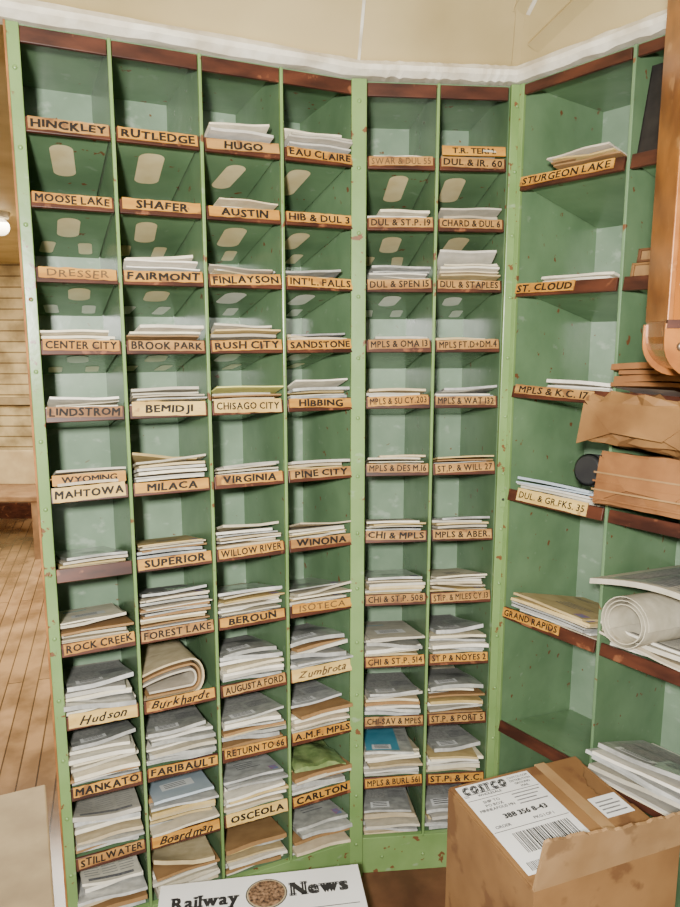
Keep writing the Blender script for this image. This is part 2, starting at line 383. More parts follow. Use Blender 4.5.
def shelf(root, x0, x1, zr, text, style, row=9, depth=DEP, lipmat=None, lab=None, h=.0172, patch=False, tilt=12):
    """sheet metal shelf with wooden lip; name strip is a sub-part"""
    zf = L(zr)+.001
    b = MB()
    b.prism([(x0,.001,zf),(x1,.001,zf),(x1,depth,zf-SL),(x0,depth,zf-SL)], (0,0,-.0014), GREENIN)
    M = Matrix.Translation(((x0+x1)/2,-.0015,L(zr))) @ Matrix.Rotation(R(-tilt),4,'X')
    w = x1-x0-.001
    b.box(-w/2,w/2,-.0025,.0025,-h/2-.0024,h/2-.0015,DWOOD,M=M,bev=.0007)
    sh = b.build('shelf', root)
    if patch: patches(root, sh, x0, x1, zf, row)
    if text is not None:
        lm = {'t':LIP,'p':LIP2,'f':LIP3,'d':LIPD}[style[0]]
        if style == 't' and random.Random(text+'x').random() < .3: lm = LIP3
        ins = random.uniform(.001,.0035)
        lx0, lx1 = lab or (-w/2+ins, w/2-random.uniform(.001,.0035))
        if lab: lx0 -= (x0+x1)/2-x0; lx1 -= (x0+x1)/2-x0
        b = MB(); lh = h-random.uniform(.0024,.0040) if style[0] != 'p' else h+.002
        rl = R(random.uniform(-2.1,2.1))
        M2 = M @ Matrix.Translation(((lx0+lx1)/2,-.0026,random.uniform(-.0004,.0014))) @ Matrix.Rotation(rl,4,'Y')
        hw = (lx1-lx0)/2; rj = random.Random(text)
        up = [(hw-2*hw*i/12, lh/2+rj.uniform(-.0006,.0004)) for i in range(13)]; lo = [(-hw+2*hw*i/12, -lh/2+rj.uniform(-.0004,.0006)) for i in range(13)]
        b.prism([M2 @ Vector((x,.0004,z)) for x,z in up+lo], M2.to_3x3() @ Vector((0,-.0016,0)), lm)
        MT = M2 @ Matrix.Translation((0,-.0014,0)) @ Matrix.Rotation(R(90),4,'X')
        hand = 'h' in style; faded = 'x' in style
        bold = (.010 if faded else .042*min(1, 8/len(text))) if not hand else .024
        b.text(text, MT, .0096 if not hand else .0112, PINK if faded else INK, maxw=(lx1-lx0)*.93, bold=bold, shear=.4 if hand else .04, squeeze=1.28 if not hand else 1.1, jit=(1.1 if len(text) < 11 else .35) if not hand else 1.8, track=.14 if not hand else .03)
        b.build('name_strip', sh)
    return sh

TL = [['HINCKLEY','RUTLEDGE','HUGO','EAU CLAIRE'],['MOOSE LAKE','SHAFER','AUSTIN','HIB & DUL 3'],['DRESSER','FAIRMONT','FINLAYSON',"INT'L. FALLS"],
 ['CENTER CITY','BROOK PARK','RUSH CITY','SANDSTONE'],['LINDSTROM','BEMIDJI','CHISAGO CITY','HIBBING'],['MAHTOWA','MILACA','VIRGINIA','PINE CITY'],
 [None,'SUPERIOR','WILLOW RIVER','WINONA'],['ROCK CREEK','FOREST LAKE','BEROUN','ISOTECA'],['Hudson','Burkhardt','AUGUSTA FORD','Zumbrota'],
 ['MANKATO','FARIBAULT','RETURN TO 66','A.M.F. MPLS'],['STILLWATER','Boardman','OSCEOLA','CARLTON']]
SLT = [['t','t','t','t'],['t','t','t','t'],['tx','t','t','t'],['t','t','t','t'],['d','p','p','t'],['p','t','t','t'],['f','t','t','t'],
 ['t','t','t','tx'],['ph','th','f','phx'],['t','t','t','t'],['t','th','p','t']]
TM = [['SWAR & DUL 55','DUL & IR. 60'],['DUL & ST.P. 19','CHARD & DUL 6'],['DUL & SPEN 15','DUL & STAPLES'],['MPLS & OMA 13','MPLS FT.D+DM.4'],
 ['MPLS & SU CY.203','MPLS & WAT 132'],['MPLS & DES M.16','ST.P. & WILL 27'],['CHI & MPLS','MPLS & ABER.'],['CHI & ST.P. 508','ST.P. & MILES CY.13'],
 ['CHI & ST.P. 514','ST.P & NOYES 2'],['CHI-SAV & MPLS','ST.P. & PORT 5'],['MPLS & BURL 561','ST.P. & K.C.']]
WL, WM = 4*CW, .212
CM = WM/2
shell(rootL, WL); shell(rootM, WM)
# left outer side
b = MB(); b.box(-.002,0,0,DEP,L(TZ),L(TOP),GREENIN); b.build('side_panel', rootL)
b = MB(); b.box(WL,WL+.002,0,DEP,L(TZ),L(TOP),GREENIN); b.build('side_panel', rootL)
b = MB(); b.box(-.003,.011,-.006,.002,L(TZ),L(TOP),GREEN,bev=.001)
for i in range(14): b.ball((.004,-.0065,L(TOP)-.05-i*.088),.0028,GREEN,(1,.6,1),8)
b.build('corner_post', rootL)
b = MB(); b.box(-.0055,-.003,-.0065,.004,L(TZ),L(TOP),RUST); tag(b.build('edge_strip', rootL), 'worn orange bare edge')
for k in (1,2,3): divider(rootL, k*CW)
b = MB(); b.box(-.001,.001,0,DEP,L(TZ),L(TOP),GREENIN); b.build('side_panel', rootM)
b = MB(); b.box(WM-.001,WM+.001,0,DEP,L(TZ),L(TOP),GREENIN); b.build('side_panel', rootM)
b = MB(); b.box(-.021,.001,-.012,-.002,L(TZ),L(TOP),GREEN,bev=.0012)
for i in range(14): b.ball((-.010,-.0125,L(TOP)-.03-i*.09),.0030,GREEN,(1,.6,1),8)
b.build('corner_post', rootM)
b = MB(); b.box(WM-.001,WM+.018,-.010,-.001,L(TZ),L(TOP),GREEN,bev=.0012)
for i in range(14): b.ball((WM+.008,-.0105,L(TOP)-.03-i*.09),.0028,GREEN,(1,.6,1),8)
b.build('corner_post', rootM)
b = MB(); b.box(WM+.004,WM+.013,-.0125,-.0098,L(-.262),L(-.236),GREEN,bev=.001); b.ball((WM+.0085,-.013,L(-.249)),.0022,BLACK,seg=8); b.build('latch', rootM)
divider(rootM, CM)
for root, n, cw in ((rootL,4,CW),(rootM,2,CM)):
    for c in range(n):
        x0, x1 = c*cw+.003, (c+1)*cw-.003
        if c == 0 and root is rootL: x0 += .008
        b = MB(); b.box(x0,x1,-.003,.003,L(TOP)-.020,L(TOP)-.002,DWOOD,bev=.001); b.build('header_strip', root)
        for r, zr in enumerate(ROWZ):
            tx = (TL if root is rootL else TM)[r][c]
            st = SLT[r][c] if root is rootL else ('fx' if (r,c) == (0,0) else 't' if r in (4,8,9,10) else 'f')
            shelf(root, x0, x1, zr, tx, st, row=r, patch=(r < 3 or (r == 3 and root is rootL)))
# second loose name strips on the lips
def extra_strip(root, x0, x1, zr, text, dz=.0142):
    b = MB(); xc = (x0+x1)/2
    M = Matrix.Translation((xc,-.0065,L(zr)+dz)) @ Matrix.Rotation(R(-12),4,'X')
    w = x1-x0-.006
    b.box(-w/2,w/2,-.0012,.0008,-.0068,.0068,LIP,M=M)
    b.text(text, M @ Matrix.Translation((0,-.0014,0)) @ Matrix.Rotation(R(90),4,'X'), .0080, INK, maxw=w*.9, bold=.034, jit=.3, squeeze=1.2)
    b.build('name_strip', root)
extra_strip(rootL, .011, CW-.003, ROWZ[5], 'WYOMING', .0195)
extra_strip(rootM, CM+.003, WM-.003, ROWZ[0], 'T.R. TERM.', .0165)

# ------------------------------------------------------------ right wing
WC = .1725; WD = .20
WZ = [.224,.073,-.077,-.238,-.432,-.630]
b = MB(); b.box(0,2*WC,WD,WD+.003,L(TZ),L(TOP),GREENBK); b.build('back_panel', rootW)
b = MB(); b.box(0,2*WC,0,WD,L(TOP)-.002,L(TOP),GREENIN); b.build('top_panel', rootW)
b = MB(); b.box(0,2*WC,0,WD,L(BOT)-.003,L(BOT),GREENIN); b.build('bottom_panel', rootW)
b = MB(); b.box(0,2*WC,-.004,.004,L(TZ),L(BOT)+.004,GREEN); b.build('bottom_rail', rootW)
for x in (0,2*WC):
    b = MB(); b.box(x-.0015,x+.0015,0,WD,L(TZ),L(TOP),GREENIN); b.box(x-.004,x+.004,-.004,.002,L(TZ),L(TOP),GREEN,bev=.001); b.build('side_panel', rootW)
b = MB(); b.box(WC-.0015,WC+.0015,0,WD,L(BOT),L(TOP),GREENIN); b.box(WC-.0022,WC+.0022,-.003,.001,L(BOT),L(TOP),GREENIN,bev=.0008); b.build('divider', rootW)
for c in (0,1):
    b = MB(); b.box(c*WC+.004,(c+1)*WC-.004,-.003,.003,L(TOP)-.016,L(TOP)-.002,DWOOD,bev=.001); b.build('header_strip', rootW)
TW = [('STURGEON LAKE',(0,.150)),('ST. CLOUD',(0,.100)),('MPLS & K.C. 17',(.006,.140)),('DUL. & GR.FKS. 35',(.018,.140)),('GRAND RAPIDS',(0,.105)),None]
for r, zr in enumerate(WZ):
    a = TW[r]
    shelf(rootW, .004, WC-.004, zr, a[0] if a else None, 't' if r != 3 else 'p', depth=WD, lab=a[1] if a else None, tilt=14)
    shelf(rootW, WC+.004, 2*WC-.004, zr, None, 't', depth=WD)

# ------------------------------------------------------------ mail
def letter_mesh(name, body, deco=None, curl=0, sag=.0008, w=.092, l=.19, th=.003, seed=0, side=0, corner=0, lump=0):
    rnd = random.Random(seed)
    def zf(u, v):
        z = curl*(1-v)**2.2 + side*(2*u-1)**2*(1-v)**1.5 + sag*math.sin(u*math.pi)*(1-v) + sag*.6*math.sin(v*5+seed)
        cc = max(0, (u if seed % 2 else 1-u)*1.0 + (1-v) - 1.35)
        z += corner*cc*2.2
        if lump:
            z += lump*noise.noise(Vector((u*2.6+seed, v*3.2, seed*.7))) + lump*.30*abs(noise.noise(Vector((u*11+seed, v*7, 3))))
        return z
    def fn(u, v, top):
        edge = 1-(abs(2*u-1)**6+abs(2*v-1)**6)*.5 if lump else 1
        return Vector(((u-.5)*w*(1-.02*math.sin(v*6+seed)), v*l+.0016*math.sin(u*8+seed)*(1-v), (zf(u,v) if top or not lump else 0)+(th*max(.15,edge)*(2.4 if lump else 1) if top else 0)))
    b = MB(); b.slab(8 if not lump else 18, 10 if not lump else 26, fn, body)
    def q(x0,x1,y0,y1,m,dz=.0003):     # x,y in 0..1 on the top face
        b.grid(3,3,lambda u,v: Vector(((x0+(x1-x0)*u-.5)*w,(y0+(y1-y0)*v)*l,zf(x0+(x1-x0)*u,y0+(y1-y0)*v)+th+dz)),m)
    if deco == 'address':
        for i in range(4): q(.34,.34+rnd.uniform(.25,.42),.42-i*.055,.440-i*.055,PRINT)
        q(.82,.95,.05,.17,STAMP)
        for i in range(3): q(.05,.3,.85-i*.035,.862-i*.035,PRINT)
    elif deco == 'window':
        q(.2,.75,.22,.42,LWHITE,.0004)
        for i in range(3): q(.26,.62,.36-i*.05,.38-i*.05,PRINT,.0007)
        q(.1,.5,.70,.78,P_BLUE)
    elif deco in ('magazine','bluemag'):
        if deco == 'magazine': q(.06,.94,.62,.95,PRINTL); q(.06,.5,.30,.56,PRINTL)
        else: q(.02,.72,.04,.97,P_CYAN)
        for i in range(6): q(.76 if deco == 'bluemag' else .56,.95,.53-i*.04,.545-i*.04,PRINT)
        q(.15,.55,.06,.2,LWHITE,.0006)
        for i in range(3): q(.2,.5,.165-i*.04,.18-i*.04,INK,.0009)
    elif deco == 'news':
        q(.12,.88,.04,.09,PRINT)
        for c in range(3):
            for i in range(16): q(.07+c*.3,.33+c*.3-rnd.random()*.03,.14+i*.05,.155+i*.05,PRINTL)
    return b.mesh(name)
PROTO = {}
for s in range(3): PROTO['plain%d'%s] = ('envelope', letter_mesh('envelope', (P_WHITE,P_CREAM,P_WHITE)[s], seed=s, sag=(.0006,.001,.0002)[s]))
PROTO['bent0'] = ('envelope', letter_mesh('envelope', P_WHITE, seed=21, corner=.004))
PROTO['bent1'] = ('envelope', letter_mesh('envelope', P_CREAM, seed=22, corner=.006))
PROTO['address'] = ('envelope', letter_mesh('envelope', P_WHITE, 'address', seed=4))
PROTO['window'] = ('envelope', letter_mesh('envelope', P_WHITE, 'window', seed=5))
PROTO['cream_address'] = ('envelope', letter_mesh('envelope', P_CREAM, 'address', seed=6))
PROTO['grey'] = ('envelope', letter_mesh('envelope', P_GREY, 'address', seed=9))
PROTO['magazine'] = ('magazine', letter_mesh('magazine', P_GREY, 'magazine', seed=7, side=.001, corner=.002))
PROTO['mag_plain'] = ('magazine', letter_mesh('magazine', P_GREY, None, seed=24, corner=.003, sag=.0014))
PROTO['mag_white'] = ('magazine', letter_mesh('magazine', P_WHITE, None, seed=27, sag=.001))
PROTO['news_plain'] = ('newspaper', letter_mesh('newspaper', P_CREAM, None, seed=28, sag=.0012))
PROTO['news_white'] = ('newspaper', letter_mesh('newspaper', P_WHITE, None, seed=29, corner=.003))
PROTO['newspaper'] = ('newspaper', letter_mesh('newspaper', P_WHITE, 'news', seed=8, side=.001, corner=.003))
PROTO['curled'] = ('newsletter', letter_mesh('newsletter', P_WHITE, 'address', curl=.009, seed=10, side=.0015))
PROTO['curled2'] = ('newsletter', letter_mesh('newsletter', P_CREAM, None, curl=.004, seed=16, side=.001, corner=.005))
PROTO['wrapped'] = ('plastic_envelope', letter_mesh('plastic_envelope', P_GREY, 'magazine', seed=19, sag=.002))
PROTO['kraft'] = ('manila_envelope', letter_mesh('manila_envelope', P_KRAFT, 'window', seed=11))
PROTO['kraft_plain'] = ('manila_envelope', letter_mesh('manila_envelope', P_KRAFT, None, seed=17))
PROTO['folder'] = ('paper_folder', letter_mesh('paper_folder', KRAFT2, None, seed=18, sag=.002))
PROTO['cyan'] = ('magazine', letter_mesh('magazine', P_GREY, 'bluemag', seed=12))
PROTO['blue'] = ('envelope', letter_mesh('envelope', P_BLUE, 'window', seed=13))
PROTO['lime'] = ('plastic_envelope', letter_mesh('plastic_envelope', P_LIME, None, seed=14, lump=.007))
PROTO['yellow'] = ('envelope', letter_mesh('envelope', P_YEL, None, seed=15))
CATS = {'envelope':'envelope','magazine':'magazine','newspaper':'newspaper','newsletter':'newsletter','manila_envelope':'envelope','plastic_envelope':'envelope','paper_folder':'folder'}
LOOK = {'plain0':'white envelope','plain1':'cream envelope','plain2':'white envelope','bent0':'white envelope with a bent corner','bent1':'cream envelope with a bent corner',
 'address':'white addressed envelope','window':'white window envelope','wrapped':'grey plastic-wrapped magazine',
 'cream_address':'cream addressed envelope','magazine':'grey printed magazine','newspaper':'thin folded newspaper','grey':'grey addressed envelope','curled':'curled white newsletter','curled2':'curled cream newsletter',
 'kraft':'brown manila envelope','kraft_plain':'plain brown manila envelope','folder':'orange-brown paper folder','cyan':'grey and bright blue magazine','blue':'pale blue window envelope','lime':'crumpled green plastic envelope','yellow':'yellow-green envelope'}
SLOPE = math.atan2(SL,DEP)
count = {}
def place(F, key, xc, yf, zf, yaw, pitch, th, w, l, label, group, roll=0):
    nm, me = PROTO[key]
    o = bpy.data.objects.new(nm, me); COL.objects.link(o); count[nm] = count.get(nm,0)+1
    M = F @ Matrix.Translation((xc,yf,zf)) @ Matrix.Rotation(yaw,4,'Z') @ Matrix.Rotation(pitch,4,'X') @ Matrix.Rotation(roll,4,'Y')
    loc, rot, _ = M.decompose()
    o.location = loc; o.rotation_euler = rot.to_euler(); o.scale = (w/.092, l/.19, th/.003)
    tag(o, label, CATS[nm], group)
    return o
MIX = ['plain0','plain1','plain2','plain1','address','cream_address','plain0','plain2','bent0','kraft_plain','grey','bent1']
MIXG = ['mag_plain','mag_plain','mag_white','mag_white','news_plain','news_white','news_plain','news_white','kraft_plain','mag_white','mag_plain']
def stack(F, x0, x1, zr, h, where, top=None, spread=.0012, seed=0, dep=DEP, maxl=.195, front=None, wf=1, thk=(.0018,.0048), mix=MIX, wr=(.80,.95), word='mail', words='mail'):
    """pile of letters on a shelf; h in metres"""
    rnd = random.Random(seed)
    z = L(zr)+.0020; acc = 0; gap = 0; items = []
    while acc < h-.001:
        th = rnd.uniform(*thk); items.append(th); acc += th
        if len(items) > 14: break
    n = len(items); zacc = 0
    for k, th in enumerate(items):
        W = x1-x0
        l = rnd.uniform(.76,1)*maxl; w = min(W*rnd.uniform(*wr)*wf, W-.006)
        if k == n-1 and rnd.random() < .4: w *= rnd.uniform(.84,.96)
        yaw = rnd.uniform(-1,1)*R(2.6 if k < n-2 else 5.0)
        abovelip = (zacc+gap) > .0085
        yf = rnd.uniform(-.016,.018) if abovelip else rnd.uniform(.006,.016)
        if front is not None and abovelip: yf = rnd.uniform(front, front+.01)
        w = min(w, W-.006-abs(l*math.sin(yaw)))
        slack = max(0,(W-w)/2-.0035-abs(l*math.sin(yaw))*.5)
        xc = (x0+x1)/2 + rnd.uniform(-1,1)*slack + l*math.sin(yaw)*.5
        if yf + l > dep-.004: l = dep-.004-yf
        pitch = -(SLOPE + math.atan2(gap, l))
        key = rnd.choice(mix)
        if k == n-1: key = top or rnd.choice(['address','window','magazine','newspaper','grey','cream_address','magazine','grey','curled2'] + (['wrapped','wrapped','magazine'] if mix is MIXG else []))
        if k == n-1: lab, grp = LOOK[key]+' on top in '+where, None
        else: lab, grp = word+' lying under the top one in '+where, words+' under the top one in '+where
        if n == 1: lab = 'single '+LOOK[key]+' in '+where
        roll = R(rnd.uniform(-1.2,1.2)) if k == n-1 else R(rnd.uniform(-.3,.3))
        place(F, key, xc, yf, z+zacc+gap - math.tan(SLOPE)*yf + abs(roll)*w*.5, yaw, pitch, th, w, l, lab, grp, roll)
        zacc += th+abs(roll)*w*.5; gap += rnd.uniform(.1,2.1)*spread
    return z+zacc
HL = [[7,8,11,14],[0,8,8,0],[0,15,9,8],[12,13,13,11],[9,14,14,16],[17,26,12,13],[14,18,20,15],[21,36,24,17],[32,0,36,32],[41,42,39,35],[43,45,43,36],[43,43,34,38]]
HM = [[8,8],[15,12],[14,20],[9,7],[12,10],[11,10],[15,15],[22,21],[30,30],[35,35],[36,37],[35,33]]
TOPS = {('L',2,1):'bent0',('L',4,2):'yellow',('L',10,1):'blue',('L',10,3):'lime',('L',11,2):'kraft_plain',('M',10,0):'cyan',('M',2,1):'curled',('L',4,3):'curled',('L',7,1):'magazine',
 ('L',8,0):'magazine',('L',5,1):'bent1',('M',8,0):'window',('L',10,0):'newspaper',('L',11,0):'newspaper',('L',9,0):'magazine',('L',10,2):'grey',('L',0,3):'curled',('L',0,2):'bent0',
 ('L',3,0):'plain0',('L',3,1):'plain2',('L',4,1):'plain0',('M',1,0):'plain2',('M',4,0):'plain1',('L',1,1):'plain1',('L',1,2):'plain1',('M',3,1):'plain1',('L',0,0):'plain2',('L',0,1):'plain0',
 ('L',9,1):'magazine',('M',9,0):'magazine',('M',9,1):'wrapped',('M',10,1):'magazine',('L',8,3):'wrapped',('L',9,3):'magazine'}
SPECIAL = {'CHI & ST.P. 508':'the Chi & St.P. 508 pigeonhole under Chi & Mpls', 'CHI & ST.P. 514':'the Chi & St.P. 514 pigeonhole above Chi-Sav', 'CHI-SAV & MPLS':'the Chi-Sav & Mpls pigeonhole'}
for tagk, F, n, cw, HH, TT in (('L',FL,4,CW,HL,TL),('M',FM,2,CM,HM,TM)):
    for r in range(12):
        for c in range(n):
            h = HH[r][c]/1000
            if h <= 0: continue
            x0, x1 = c*cw+.003, (c+1)*cw-.003
            if c == 0 and tagk == 'L': x0 += .004
            if r < 11:
                nm = TT[r][c]; zr = ROWZ[r]
                where = SPECIAL.get(nm) or ('the %s pigeonhole' % nm.title() if nm else 'the unmarked pigeonhole under Mahtowa')
                where = where.replace("'L.", "'l.")
            else: where = 'the bottom pigeonhole under %s' % TT[10][c].title(); zr = BOT-.0005
            mixx = (['plain0','plain2'] if r == 0 else MIX) if r < 8 else MIXG
            stack(F, x0, x1, zr, h, where, TOPS.get((tagk,r,c)), seed=r*17+c*5+(1 if tagk=='L' else 900),
                  spread=.0012 if r > 4 else .0016, thk=(.0015,.0040) if r < 8 else (.0026,.0062), mix=mixx, wr=(.82,.95) if r < 7 else (.89,.98))
# rolled newspaper in the Burkhardt pigeonhole
def rolled(name, mats, prof, l, loc, rz, F, label, cat, rx=0, th=.0016):
    """sheet with a curled cross section (list of x,z) pushed l deep"""
    b = MB(); n = len(prof)
    nor = []
    for i in range(n):
        a = Vector(prof[max(0,i-1)]); c = Vector(prof[min(n-1,i+1)]); d = (c-a).normalized(); nor.append(Vector((-d.y,d.x)))
    def fn(u, v, top):
        i = min(n-1, int(round(v*(n-1)))); p = Vector(prof[i])+nor[i]*(th if top else 0)
        return Vector((p.x, u*l, p.y))
    b.slab(6, n-1, fn, mats[0])
    me = b.mesh(name); o = bpy.data.objects.new(name, me); COL.objects.link(o)
    M = F @ Matrix.Translation(loc) @ Matrix.Rotation(rz,4,'Z') @ Matrix.Rotation(rx,4,'X')
    a, q, _ = M.decompose(); o.location = a; o.rotation_euler = q.to_euler(); tag(o, label, cat)
    return o
x0 = CW+.003
for k, (hh, xx) in enumerate(((.052,0),(.039,.002),(.026,.004))):
    pr = [(-.046+xx*2,0.0)] + [(-.046+xx*2+.088*(i/10)-xx*3*(i/10),0.0) for i in range(1,9)]
    cx = pr[-1][0]
    pr += [(cx+math.sin(R(a))*hh*.35, hh/2-math.cos(R(a))*hh/2) for a in range(20,181,20)]
    pr += [(cx-.075*(i/9), hh-.014*(i/9)**2) for i in range(1,10)]
    rolled('folded_newspaper', [P_CREAM if k != 1 else P_KRAFT], pr, .17, (CW*1.5-.004,.004+k*.003,L(ROWZ[8])+.002+k*.0045), 0, FL,
           ('outermost','middle','innermost')[k]+' curled newspaper folded over in the Burkhardt pigeonhole', 'newspaper', rx=-SLOPE, th=.003)

# wing mail
def wstack(c, r, h, where, top=None, seed=0, front=None, x0=None, x1=None, wf=1, **k):
    a = c*WC+.006 if x0 is None else x0; b_ = (c+1)*WC-.006 if x1 is None else x1
    return stack(FW, a, b_, WZ[r] if r < 6 else BOT, h, where, top, seed=seed, dep=WD, maxl=.18, front=front, wf=wf, **k)
wstack(0,0,.014,'the Sturgeon Lake shelf',top='cream_address',seed=301,x0=.05,front=-.015,mix=['kraft_plain','plain1','bent1'],thk=(.0014,.003))
wstack(0,1,.012,'the St. Cloud shelf',top='address',seed=302,x0=.035)
wstack(0,2,.010,'the Mpls & K.C. 17 shelf',top='plain0',seed=303,x0=.05)
wstack(0,3,.020,'the Dul & Gr.Fks. 35 shelf',top='blue',seed=304,x0=.01,front=-.015,mix=['blue','plain0','plain2'])
wstack(0,4,.022,'the Grand Rapids shelf',top='cream_address',seed=305,x0=.015,front=-.012)
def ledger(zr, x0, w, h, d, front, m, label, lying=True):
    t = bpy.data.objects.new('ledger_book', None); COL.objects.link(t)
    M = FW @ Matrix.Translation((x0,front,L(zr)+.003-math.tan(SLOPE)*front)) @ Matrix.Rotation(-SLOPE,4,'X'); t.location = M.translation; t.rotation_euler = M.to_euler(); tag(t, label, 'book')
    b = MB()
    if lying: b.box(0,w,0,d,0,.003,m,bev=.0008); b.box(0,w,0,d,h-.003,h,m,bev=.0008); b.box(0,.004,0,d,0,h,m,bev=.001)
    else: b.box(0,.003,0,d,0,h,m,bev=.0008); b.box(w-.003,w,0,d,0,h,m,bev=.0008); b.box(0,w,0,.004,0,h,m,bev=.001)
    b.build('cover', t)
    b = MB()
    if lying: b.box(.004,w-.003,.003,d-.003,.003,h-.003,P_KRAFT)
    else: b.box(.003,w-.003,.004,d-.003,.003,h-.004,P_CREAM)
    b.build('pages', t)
ledger(WZ[0],WC+.006,.050,.118,.16,.004,LEDGER,'thick black ledger added to darken the left end of the top right bay',lying=False)  # standing ledgers added as dark fill for the shadowed top bay
ledger(WZ[0],WC+.058,.040,.110,.16,.006,LEDGER,'black ledger added to darken the top right bay, second from the left',lying=False)
ledger(WZ[0],WC+.100,.056,.114,.16,.004,LEDGER2,'dark brown ledger added to darken the top right bay behind the wooden post',lying=False)
for i, (hh, mm, lb) in enumerate(((.024,KRAFT,'brown ledger at the bottom of the pile on the shelf beside St. Cloud'),(.018,LEDGER2,'dark brown thin ledger on top of the pile beside St. Cloud'))):
    ledger(WZ[1]+(.026 if i else 0),WC+.006+.004*i,.152,hh,.16,.006+.008*i,mm,lb)
zt = wstack(1,2,.034,'the shelf above the brown parcels',top='folder',seed=309,front=-.034,thk=(.004,.009),mix=['folder','folder','kraft_plain'],word='paper folder',words='paper folders')
wstack(1,5,.040,'the shelf right of the cardboard box',top='magazine',seed=312,front=-.045,thk=(.003,.006),spread=.003,mix=MIXG)
# black cardboard tube end on the Dul & Gr.Fks shelf
b = MB(); b.cyl((0,0,0),(0,.13,0),.023,.023,BLACK,24); b.cyl((0,-.005,0),(0,0,0),.018,.023,BLACK,24)
o = b.build('mailing_tube'); M = FW @ Matrix.Translation((.137,.004,L(WZ[3])+.056)) @ Matrix.Rotation(-SLOPE*.8,4,'X'); o.location = M.translation; o.rotation_euler = M.to_euler()
tag(o, 'black round tube lying on letters beside the big brown parcels', 'tube')
# parcels: wrapping paper with crisp coarse facets and folded end flaps
def parcel(name, w, d, h, loc, rz, F, label, m=KRAFT, seed=0, lab=False, crush=.002, cuts=6, layers=0, px=0):
    rnd = random.Random(seed)
    g = bmesh.new(); bmesh.ops.create_cube(g, size=1)
    bmesh.ops.subdivide_edges(g, edges=g.edges[:], cuts=cuts, use_grid_fill=True)
    for v in g.verts:
        x, y, z = v.co*2
        p = Vector((x*w/2, y*d/2, z*h/2))
        q = p*38+Vector((seed*3.1,seed*1.7,0))
        nv = noise.noise_vector(q)
        ed = sum(1 for a in (abs(x),abs(y),abs(z)) if a > .99)
        v.co = p + nv*crush*(1.6 if ed == 1 else .7) + Vector((rnd.uniform(-1,1),rnd.uniform(-1,1),rnd.uniform(-1,1)))*crush*.35
    bmesh.ops.triangulate(g, faces=g.faces[:], quad_method='SHORT_EDGE')
    lo = min(v.co.z for v in g.verts)
    for v in g.verts: v.co.z -= lo
    top = max(v.co.z for v in g.verts); fr = min(v.co.y for v in g.verts)
    me = bpy.data.meshes.new('wrapping'); g.to_mesh(me); g.free(); me.materials.append(m)
    M = F @ Matrix.Translation(loc) @ Matrix.Rotation(rz,4,'Z') @ Matrix.Rotation(-SLOPE,4,'X') @ Matrix.Rotation(px,4,'Y')
    t = bpy.data.objects.new(name, None); COL.objects.link(t); a, q, _ = M.decompose(); t.location = a; t.rotation_euler = q.to_euler()
    tag(t, label, 'parcel')
    o = bpy.data.objects.new('wrapping', me); COL.objects.link(o); o.parent = t
    y = fr
    b = MB(); b.prism([(-w*.49,y,h*.98),(w*.49,y,h*.97),(w*.22,y-.004,h*.30),(-w*.20,y-.005,h*.36)],(0,-.0014,0), m); b.build('end_flap', t)
    b = MB(); b.prism([(-w*.49,y-.001,h*.05),(-w*.06,y-.003,h*.50),(-w*.49,y-.001,h*.93)],(0,-.0012,0), m); b.build('end_flap', t)
    b = MB(); b.prism([(w*.49,y-.001,h*.05),(w*.08,y-.003,h*.48),(w*.49,y-.001,h*.93)],(0,-.0012,0), m); b.build('end_flap', t)
    for i in range(layers):
        b = MB(); zz = h*(.12+.16*i); b.box(-w*.5-.001,w*.5+.001,y-.006,y,zz,zz+.0022,P_KRAFT if i % 2 else KRAFT2); b.build('paper_edge', t)
    if lab:
        b = MB(); b.grid(3,3,lambda u,v: Vector((-w*.34+u*w*.50, -d*.47+v*d*.30, top+.0008)), LWHITE)
        for i in range(4): b.box(-w*.27,-w*.27+w*.3*(1-.15*i),-d*.43+i*.010,-d*.43+i*.010+.002,top+.0008,top+.0014,PRINT)
        b.build('address_label', t)
    return t
parcel('brown_parcel', .146,.220,.068, (WC+.092,.038,L(WZ[3])+.006), R(2), FW, 'lower square brown paper parcel on the right shelf above the paper roll', m=KRAFT2, seed=3, crush=.0028, cuts=6, layers=4)
parcel('brown_parcel', .166,.212,.060, (WC+.092,.022,L(WZ[3])+.080), R(-5), FW, 'upper crumpled brown paper parcel with a white address label, under the orange folders', seed=5, lab=True, crush=.0078, cuts=9)
# roll and big journals on the Grand Rapids level, column two
z4 = wstack(1,4,.024,'the shelf under the white paper roll',top='newspaper',seed=311,front=-.03,thk=(.003,.006))
spir = []
for i in range(0,70):
    a = i/69*R(360*2.6); rr = .035-.013*(i/69); spir.append((rr*math.cos(a), rr*math.sin(a)))
rolled('paper_roll', [P_WHITE], spir, .21, (WC+.064,-.052,L(WZ[4])+.069), R(-4), FW, 'thick white paper roll with a dark hollow centre, on the shelf right of Grand Rapids', 'paper roll', rx=-SLOPE*.6, th=-.0012)
b = MB()
JW, JL = .160, .22
def jz(u): return .016*math.sin(u*2.4)
def jf(u, v, tp): return Vector(((u-.5)*JW, v*JL, jz(u)+(.007 if tp else 0)))
b.slab(10,8,jf,P_WHITE)
def jq(x0,x1,y0,y1,m,dz=.0004): b.grid(4,2,lambda u,v: Vector(((x0+(x1-x0)*u-.5)*JW,(y0+(y1-y0)*v)*JL,jz(x0+(x1-x0)*u)+.007+dz)),m)
jq(.12,.97,.04,.97,P_GREY)
for i in range(9): jq(.42,.92-.05*(i%3),.08+i*.04,.09+i*.04,PRINT,.0009)
jq(.16,.36,.1,.8,PRINTL,.0009); jq(.45,.92,.55,.9,PRINTL,.0009)
